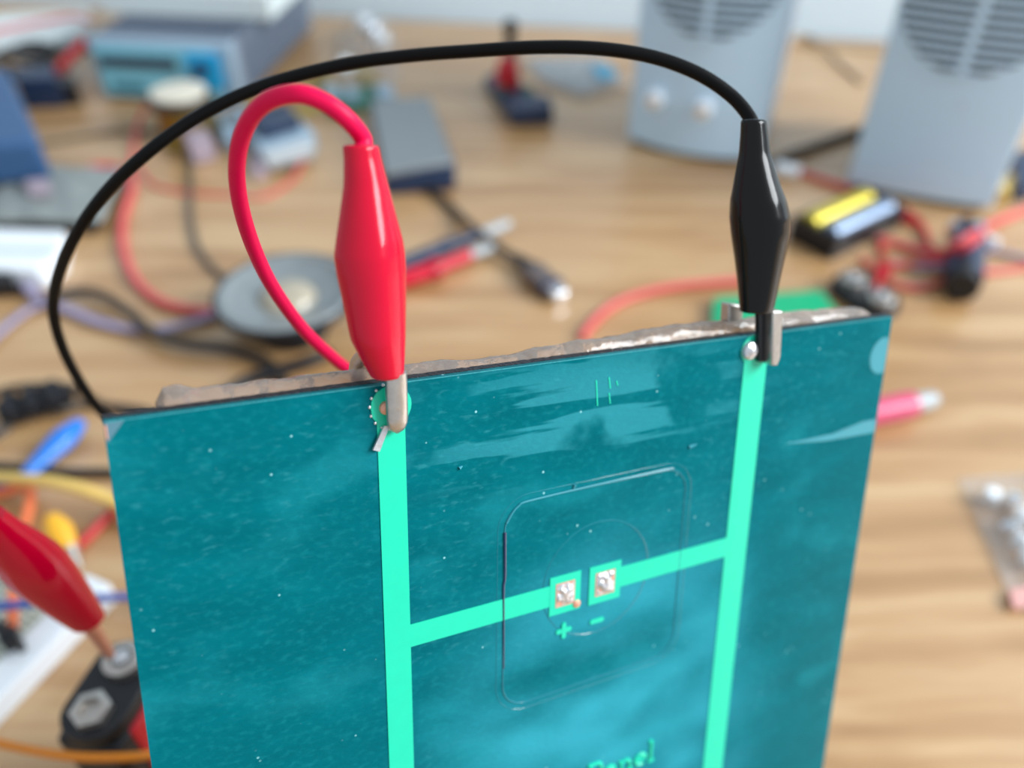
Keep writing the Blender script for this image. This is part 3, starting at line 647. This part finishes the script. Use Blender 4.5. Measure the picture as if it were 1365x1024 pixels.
# between the speakers
wire('beige_cable', [(1040, 62, .003), (1070, 48, .003), (1098, 62, .002), (1122, 86), (1150, 110)], .0016, 'beigew', 'beige cable on the table between the two speakers', 'cable')
wire('beige_cable', [(1062, 46, .002), (1100, 60), (1150, 66), (1190, 70)], .0013, 'beigew', 'thin beige cable along the wall between the two speakers', 'cable')
wire('black_cable', [(1010, 225), (1050, 208), (1090, 194), (1130, 180), (1165, 168)], .0032, 'darkw', 'thick dark tube lying between the feet of the two speakers', 'cable')  # dark tube following a dark line between the speaker feet
root = empty('red_jumper', P(1050, 226), 'red wire with a small white plug running under the right speaker', 'wire')
obj('wire', tube([P(x, y, .002) for x, y in ((1066, 230), (1095, 240), (1125, 250), (1145, 262), (1200, 290), (1222, 300))], .0018, 10), 'redwire', root)
obj('plug', tube([P(1034, 224, .004), P(1066, 230, .004)], .0042, 14, 1), 'white', root)

# battery holder with two cells
a = P(1066, 322); b = P(1150, 283); ang = math.atan2(b.y-a.y, b.x-a.x); L_ = (b-a).length*.98
mx = fr(a, ang)
root = empty('battery_holder', a, 'black battery holder with one gold cell and one silver cell, near the right speaker', 'battery holder')
obj('tray', B(mx, (L_/2, -.0085, .0035), (L_+.006, .029, .007)), 'dark', root, bev=.001)
for y in (-.0225, .0055): obj('side_wall', B(mx, (L_/2, y, .007), (L_+.006, .0016, .014)), 'dark', root, bev=.0005)
for x in (-.0022, L_+.0022): obj('end_wall', B(mx, (x, -.0085, .007), (.0016, .029, .014)), 'dark', root, bev=.0005)
for y, m_ in ((-.0015, 'gold'), (-.0155, 'silverwrap')):
    cm = mx @ Matrix.Translation((0, y, .0110)) @ Matrix.Rotation(math.pi/2, 4, 'Y')
    cell = obj('battery_cell', LT(cm, [(.0058, .0005), (.0066, .0015), (.0066, L_-.004), (.0058, L_-.003)], 28), m_, root, label='gold wrapped cell' if m_ == 'gold' else 'silver wrapped cell')
    obj('terminal', LT(cm, [(.0025, L_-.004), (.0025, L_-.001)], 16), 'chrome', cell)

# connector and wire tangle, right
root = empty('barrel_connector', P(1285, 375), 'dark navy barrel connector with silver contacts among the red wires', 'connector')
mxb = fr(P(1288, 352, 0), math.radians(80))
obj('body', tube([P(1284, 372, .009), P(1290, 318, .009)], .0095, 18, 1, rz=.85), 'navy', root)
obj('shell', tube([P(1282, 384, .009), P(1284, 360, .009)], .0082, 18, 1), 'dark', root)
for q in ((1268, 312, 'chrome'), (1282, 306, 'navy'), (1298, 314, 'aqua')): obj('contact', LT(fr(P(q[0], q[1], .012)), [(.003, 0), (.003, .006), (.002, .008)], 16), q[2], root)
wg = 'red wires tangled around the barrel connector'
wire('red_wire', [(1170, 318), (1210, 330), (1250, 338, .004), (1275, 326, .016), (1300, 310, .014), (1340, 290), (1390, 272)], .0021, 'salmon', 'thick red wire crossing over the barrel connector to the right edge', group=wg)
wire('red_wire', [(1185, 355), (1222, 352), (1258, 345, .004), (1290, 328, .019), (1310, 312, .012)], .0018, 'redwire', 'red wire coming from the left into the barrel connector', group=wg)
wire('red_wire', [(1205, 278), (1228, 300), (1234, 314), (1240, 330), (1262, 340, .003)], .0018, 'redwire', 'short red wire dropping from below the right speaker', group=wg)
wire('red_wire', [(1148, 345), (1165, 358), (1190, 378), (1225, 384), (1262, 372), (1285, 362, .004), (1330, 362), (1390, 352)], .0015, 'salmon', 'lowest thin red wire passing below the barrel connector to the right edge', group=wg)
wire('grey_wire', [(1190, 350), (1230, 356), (1270, 352, .004), (1310, 335), (1340, 338), (1390, 350)], .0015, 'purplew', 'thin grey wire tangled with the red wires at right', group=wg)
wire('red_wire', [(1160, 396, .003), (1170, 376, .004), (1180, 350), (1172, 332), (1185, 322)], .0014, 'redwire', 'thin red wire rising from the round snap connector', group=wg)
obj('wire_joint', tube([P(1168, 360, .003), P(1186, 366, .003)], .0032, 12, 1), 'redb', label='small red joint sleeve on the wires above the snap connector', cat='sleeve')
obj('wire_end', tube([P(1306, 318, .004), P(1330, 326, .004)], .0034, 12, 1), 'white', label='white wire end right of the barrel connector', cat='sleeve')
obj('purple_block', slab([(1352, 200), (1400, 196), (1404, 240), (1358, 246)], .012), 'navy', bev=.001, label='small dark purple block at the right edge beside the speaker', cat='block')
obj('yellow_plug', tube([P(1334, 262, .004), P(1350, 240, .004)], .0042, 12, 1), 'yelloww', label='small yellow plug below the right speaker at the right edge', cat='plug')
# snap connector (far)
def snap(root, mx, s=1.0, m='dark', z=.0, hexa=True):
    w_, l_, t_ = .0155*s, .0255*s, .004*s
    pts = [(math.copysign(l_/2-w_*.42, x)+w_*.42*math.cos(a_), w_/2*math.sin(a_)) for x, rng in ((1, range(-4, 5)), (-1, range(4, 13))) for a_ in [k*math.pi/8 for k in rng]]
    obj('pad', prism(bmesh.new(), [mx @ Vector((x, y, z)) for x, y in pts], mx.to_3x3() @ Vector((0, 0, t_))), m, root, bev=.0006)
    for x, sg in ((-.00635*s, 6 if hexa else 24), (.00635*s, 24)):
        st_ = obj('stud', LT(mx @ Matrix.Translation((x, 0, z+t_)), [(.0046*s, 0), (.0046*s, .0022*s), (.0040*s, .0026*s), (.0027*s, .0026*s), (.0026*s, .0008*s), (.0006*s, .0008*s)], sg), 'steel', root)
        if sg == 24: obj('contact', LT(mx @ Matrix.Translation((x, 0, z+t_+.0008*s)), [(.0020*s, 0), (.0018*s, .0022*s), (.0008*s, .0027*s)], 18), 'silver', st_)
c = P(1150, 401); root = empty('snap_connector', c, 'round black snap connector behind the right end of the teal panel', 'connector')
snap(root, fr(c, ydir((1136, 388), (1172, 412))), 1.45, hexa=False)
# green board behind the panel
root = empty('green_circuit_board', P(1030, 405), 'bright green board lying on the table behind the black clip', 'circuit board')
obj('board', slab([(952, 396), (1094, 386), (1118, 416), (1120, 470), (948, 478)], .005), 'greenp', root, bev=.0005)
obj('edge_frame', slab([(950, 400), (1096, 390), (1122, 420), (1124, 476), (944, 484)], .0028), 'darkgreen', root, bev=.0005)
wire('red_wire', [(775, 452), (788, 432), (815, 408), (850, 393), (900, 382), (950, 377), (990, 374)], .0020, 'salmon', 'red wire curving from behind the middle of the panel to the green board')

# ================================================================== bare loudspeaker
c = P(393, 441); mx = fr(c+Vector((0, 0, .006)), .2)
root = empty('bare_loudspeaker', c, 'bare round loudspeaker with a grey cone and cream dome lying left of the red clip', 'loudspeaker')
obj('magnet', LT(mx, [(.0165, -.006), (.017, .001), (.017, .006), (.0155, .007)], 32), 'dark', root)
obj('basket', LT(mx, [(.016, .007), (.021, .009), (.031, .0140), (.0335, .0145), (.0335, .0158), (.0325, .0160), (.0200, .0130), (.010, .0125)], 48), 'navy', root)
bm = bmesh.new(); lathe(bm, mx, [(.0330, .0166), (.0315, .0182), (.0290, .0184), (.0275, .0170), (.0200, .0150), (.0130, .0135)], 56, False); obj('cone', bm, 'cone', root)
obj('surround', lathe(bmesh.new(), mx, [(.0338, .0150), (.0340, .0172), (.0328, .0180), (.0318, .0176)], 56, False), 'dark', root)
obj('dust_cap', LT(mx @ Matrix.Translation((0, 0, .0133)), [(.0135, 0), (.0125, .0022), (.0100, .0042), (.0060, .0056), (.0015, .0061)], 36), 'dome', root)
tb = obj('terminal_tab', slab([(284, 404), (334, 360), (350, 370), (300, 418)], .016, .010), 'navy', root, bev=.0008)
obj('terminal_label', slab([(306, 380), (340, 354), (354, 364), (322, 390)], .0185, .0162), 'aqua', root, bev=.0005)
wire('lilac_cable', [(-20, 352), (22, 366), (50, 396), (90, 412), (135, 430), (190, 440), (245, 432), (290, 418)], .0030, 'purplew', 'flat lilac cable from the white case to the bare loudspeaker', 'cable', rz=.5)
wire('lilac_cable', [(66, 404), (40, 412), (12, 432), (-20, 460)], .0026, 'purplew', 'short lilac cable branching to the left edge', 'cable', rz=.5)
wire('black_cable', [(62, 398, .004), (95, 390, .004), (130, 392, .004), (170, 415, .004), (205, 445, .004), (250, 458, .003), (300, 464, .002), (350, 480), (372, 500), (400, 545)], .0026, 'darkw', 'black cable crossing over the lilac cable to the loudspeaker', 'cable')
wire('black_cable', [(440, 470), (412, 482), (385, 490), (350, 500), (320, 512), (300, 540)], .0030, 'dark', 'thick black cable coming out below the bare loudspeaker', 'cable')

# ================================================================== left middle
root = empty('black_ferrite', P(45, 560), 'black ribbed connector on a thin black cable left of the blue clip', 'connector')
a, b = P(14, 566), P(96, 540); ang = math.atan2(b.y-a.y, b.x-a.x); mx = fr(a, ang); L_ = (b-a).length
for i in range(3):
    obj('segment', LT(mx @ Matrix.Translation((L_*(.16+.33*i), 0, .0075)) @ Matrix.Rotation(math.pi/2, 4, 'Y'), [(.004, -L_*.15), (.0070, -L_*.12), (.0073, L_*.08), (.0050, L_*.15)], 20), 'dark', root)
obj('core', tube([mx @ Vector((-.002, 0, .0073)), mx @ Vector((L_+.002, 0, .0073))], .0048, 14, 1), 'dark', root)
obj('cable', tube([P(x, y, .003) for x, y in ((-30, 590), (-5, 580), (14, 567))], .0016, 8), 'dark', root)
wire('black_cable', [(-20, 530), (10, 518), (50, 513), (95, 516), (130, 535), (165, 550), (210, 560)], .0014, 'darkw', 'thin black cable behind the ribbed connector', 'cable')
wire('black_cable', [(80, 548, .003), (110, 540), (150, 542), (200, 550), (240, 575)], .0018, 'darkw', 'black cable between the ribbed connector and the panel corner', 'cable')
wire('black_cable', [(-20, 620), (40, 626), (90, 630), (150, 630), (200, 632)], .0020, 'dark', 'straight black cable below the blue clip', 'cable')
def clipboot(root, a, b, wmax, m, za, zb, mid=.42, end=.35):
    a3, b3 = P(*a, za), P(*b, zb); n = 9; ax = b3-a3; t = ax.normalized(); s = t.cross(Vector((0, 0, 1))).normalized(); up = s.cross(t); bm = bmesh.new(); rings = []
    for i in range(n+1):
        q = i/n; k = .45+.55*(q/mid) if q < mid else 1-(1-end)*((q-mid)/(1-mid))**1.1
        rings.append([bm.verts.new(a3+ax*q+s*math.cos(v/16*6.283)*wmax*k+up*math.sin(v/16*6.283)*wmax*k*.8) for v in range(16)])
    for x_, y_ in zip(rings, rings[1:]):
        for k in range(16): bm.faces.new((x_[k], x_[(k+1) % 16], y_[(k+1) % 16], y_[k]))
    bm.faces.new(rings[0][::-1]); bm.faces.new(rings[-1]); obj('boot', bm, m, root, sub=1); return a3, b3, t
root = empty('blue_clip', P(70, 600), 'blue alligator clip boot at the left below the black ribbed connector', 'clip')
a3, b3, t = clipboot(root, (110, 560), (28, 640), .0058, 'blue', .0060, .0042, .30, .40)
obj('wire', tube([b3, P(5, 648, .003), P(-30, 652, .002)], .0016, 8), 'bluew', root)
wire('yellow_wire', [(-30, 636, .006), (20, 638, .010), (70, 643, .012), (115, 654, .010), (150, 668, .006), (200, 700, .002)], .0024, 'yelloww', 'cream yellow wire arching from the left edge to behind the panel')
wire('orange_wire', [(-20, 662), (10, 655, .003), (36, 648, .004), (40, 670, .004), (32, 700, .003), (22, 740, .010), (18, 790, .014), (16, 838, .016)], .0019, 'orangered', 'orange wire running down from the cream wire to the breadboard header')
wire('crimson_wire', [(200, 640), (150, 683), (110, 722), (80, 745, .004)], .0017, 'redwire', 'crimson wire between the yellow clip and the panel edge')
root = empty('yellow_clip', P(85, 730), 'yellow alligator clip boot with a metal jaw beside the breadboard', 'clip')
a3, b3, t = clipboot(root, (66, 686), (94, 735), .0048, 'yellowv', .0230, .0160, .40, .62)
obj('jaw', tube([b3-t*.002, P(104, 758, .011)], (.0034, .0020), 12, 1), 'steel', root)
# breadboard
root = empty('breadboard', P(30, 850), 'pale breadboard with a white side rail at the lower left', 'breadboard')
e1, e2 = P(0, 965), P(157, 800); ang = math.atan2(e2.y-e1.y, e2.x-e1.x); mx = fr(e2, ang)
BW, BL, BH = .054, .165, .0085
obj('body', B(mx, (-BL/2, BW/2, BH/2), (BL, BW, BH)), 'breadboard', root, bev=.0008)
obj('side_rail', B(mx, (-BL/2, .0052, BH/2+.0002), (BL+.0006, .0110, BH+.0006)), 'white', root, bev=.0008)
obj('side_rail', B(mx, (-BL/2, BW-.0045, BH/2+.0002), (BL+.0006, .0088, BH+.0006)), 'white', root, bev=.0008)
obj('centre_channel', B(mx, (-BL/2, BW/2, BH), (BL-.004, .003, .0006)), 'bezel', root, smooth=False)
bm = bmesh.new()
for i in range(60):
    for jy in (.0125, .01504, .01758, .02012, .02266, .0313, .0339, .0364, .0390, .0415, .0485, .0510):
        box(bm, mx, (-.006-i*.00254, jy, BH+(.0006 if jy < .01 or jy > .045 else .0001)), (.0011, .0011, .0003))
obj('contact_holes', bm, 'hole', root, smooth=False, kind='stuff')
root = empty('header_plug', P(14, 855), 'small black two pin header plug on the breadboard below the orange wire', 'plug')
for dx in (0, 15):
    obj('pin_housing', prism(bmesh.new(), [P(x+dx, y, BH+.003) for x, y in ((2, 846), (13, 842), (22, 868), (11, 873))], Vector((0, 0, .008))), 'dark', root, bev=.0004)
wire('blue_wire', [(-30, 812, .030), (40, 805, .028), (100, 799, .020), (160, 796, .010), (230, 795, .004)], .0014, 'bluew', 'blue wire stretched across the breadboard behind the large red clip')
# nine volt battery with snap connector
HZ = .0485
s1_, s2_ = P(124, 943, HZ+.006), P(162, 884, HZ+.006); ang = math.atan2(s2_.y-s1_.y, s2_.x-s1_.x); c = (s1_+s2_)/2; c.z = 0
mx = fr(c, ang)
root = empty('nine_volt_battery', c, 'upright black block battery with a red band at the lower left', 'battery')
obj('body', B(mx, (0, 0, HZ/2), (.0262, .0172, HZ)), 'dark', root, bev=.002)
obj('red_band', B(mx, (.0030, 0, HZ*.74), (.0206, .0186, HZ*.50)), 'red', root, bev=.001)
obj('pink_band', B(mx, (.0030, 0, HZ*.30), (.0206, .0184, HZ*.38)), 'pinkbag', root, bev=.001)
root = empty('snap_connector', c+Vector((0, 0, HZ)), 'black snap connector with a hexagonal and a round stud on the block battery', 'connector')
snap(root, mx, 1.06, z=HZ+.0005)
wire('orange_wire', [(-30, 984, .04), (30, 998, .045), (90, 1008, .05), (150, 1010, .05), (206, 1005, .045), (260, 985, .03)], .0011, 'orangew', 'orange wire passing in front of the block battery')
root = empty('red_clip', P(110, 840), 'large red alligator clip biting the block battery connector at the left edge', 'clip')
a3, b3 = Q(-18, 690, .150), Q(116, 826, .176)
ax = b3-a3; t = ax.normalized(); s = t.cross(FWD).normalized(); up = s.cross(t); bm = bmesh.new(); rings = []
for q, k in ((0, .52), (.12, .62), (.25, .82), (.38, .98), (.45, 1.0), (.55, .97), (.7, .86), (.85, .74), (1, .60)):
    rings.append([bm.verts.new(a3+ax*q+s*math.cos(v/24*6.283)*.0064*k+up*math.sin(v/24*6.283)*.0052*k) for v in range(24)])
for x_, y_ in zip(rings, rings[1:]):
    for k in range(24): bm.faces.new((x_[k], x_[(k+1) % 24], y_[(k+1) % 24], y_[k]))
bm.faces.new(rings[0][::-1]); bm.faces.new(rings[-1]); obj('boot', bm, 'redb', root)
obj('jaw', tube([b3-t*.002, Q(128, 846, .186), Q(146, 872, .197)], (.0020, .0012), 12, 1), 'copper', root)
obj('wire', tube([a3+t*.002, Q(-60, 640, .145), Q(-120, 600, .15)], .0012, 10), 'redw', root)

# ================================================================== right side
root = empty('pink_clip', P(1180, 545), 'pink red plug with a white tip poking out behind the right edge of the panel', 'plug')
obj('sleeve', tube([P(1130, 556, .006), P(1216, 539, .006)], .0058, 18, 1), 'pink', root)
obj('tip', tube([P(1214, 539.5, .006), P(1240, 533, .006), P(1246, 531.5, .006)], (.0044, .0032), 18, 1), 'tip', root)
root = empty('parts_bag', P(1345, 720), 'clear zip bag with shiny small parts at the right edge', 'bag')
bm = bmesh.new(); n = 22; g = []
tl, tr, br, bl = P(1276, 640), P(1440, 628), P(1470, 850), P(1350, 812)
for i in range(n+1):
    row = []
    for j_ in range(n+1):
        s_, t_ = i/n, j_/n; p = (tl*(1-s_)+tr*s_)*(1-t_)+(bl*(1-s_)+br*s_)*t_; e = min(1, 4*min(s_, 1-s_))*min(1, 4*min(t_, 1-t_))
        row.append(bm.verts.new(p+Vector((0, 0, .001+.009*e*(.6+noise.noise(p*60))))))
    g.append(row)
for i in range(n):
    for j_ in range(n): bm.faces.new((g[i][j_], g[i+1][j_], g[i+1][j_+1], g[i][j_+1]))
obj('film', bm, 'bag', root)
for k, (x, y) in enumerate(((1322, 662), (1352, 668), (1366, 690), (1348, 704), (1362, 722), (1380, 700), (1372, 745))):
    obj('metal_part', LT(Matrix.Translation(P(x, y, .004)) @ Euler((k*.9, k*1.3, 0)).to_matrix().to_4x4(), [(.0012, -.003), (.0030, -.0022), (.0034, 0), (.0028, .0025), (.001, .003)], 14), 'chrome' if k % 2 else 'white', root)
obj('printed_strip', slab([(1346, 786), (1400, 776), (1404, 800), (1352, 810)], .003, .0012), 'pinkbag', root, smooth=False)
print('camera', CAM, 'n', len(bpy.data.objects))
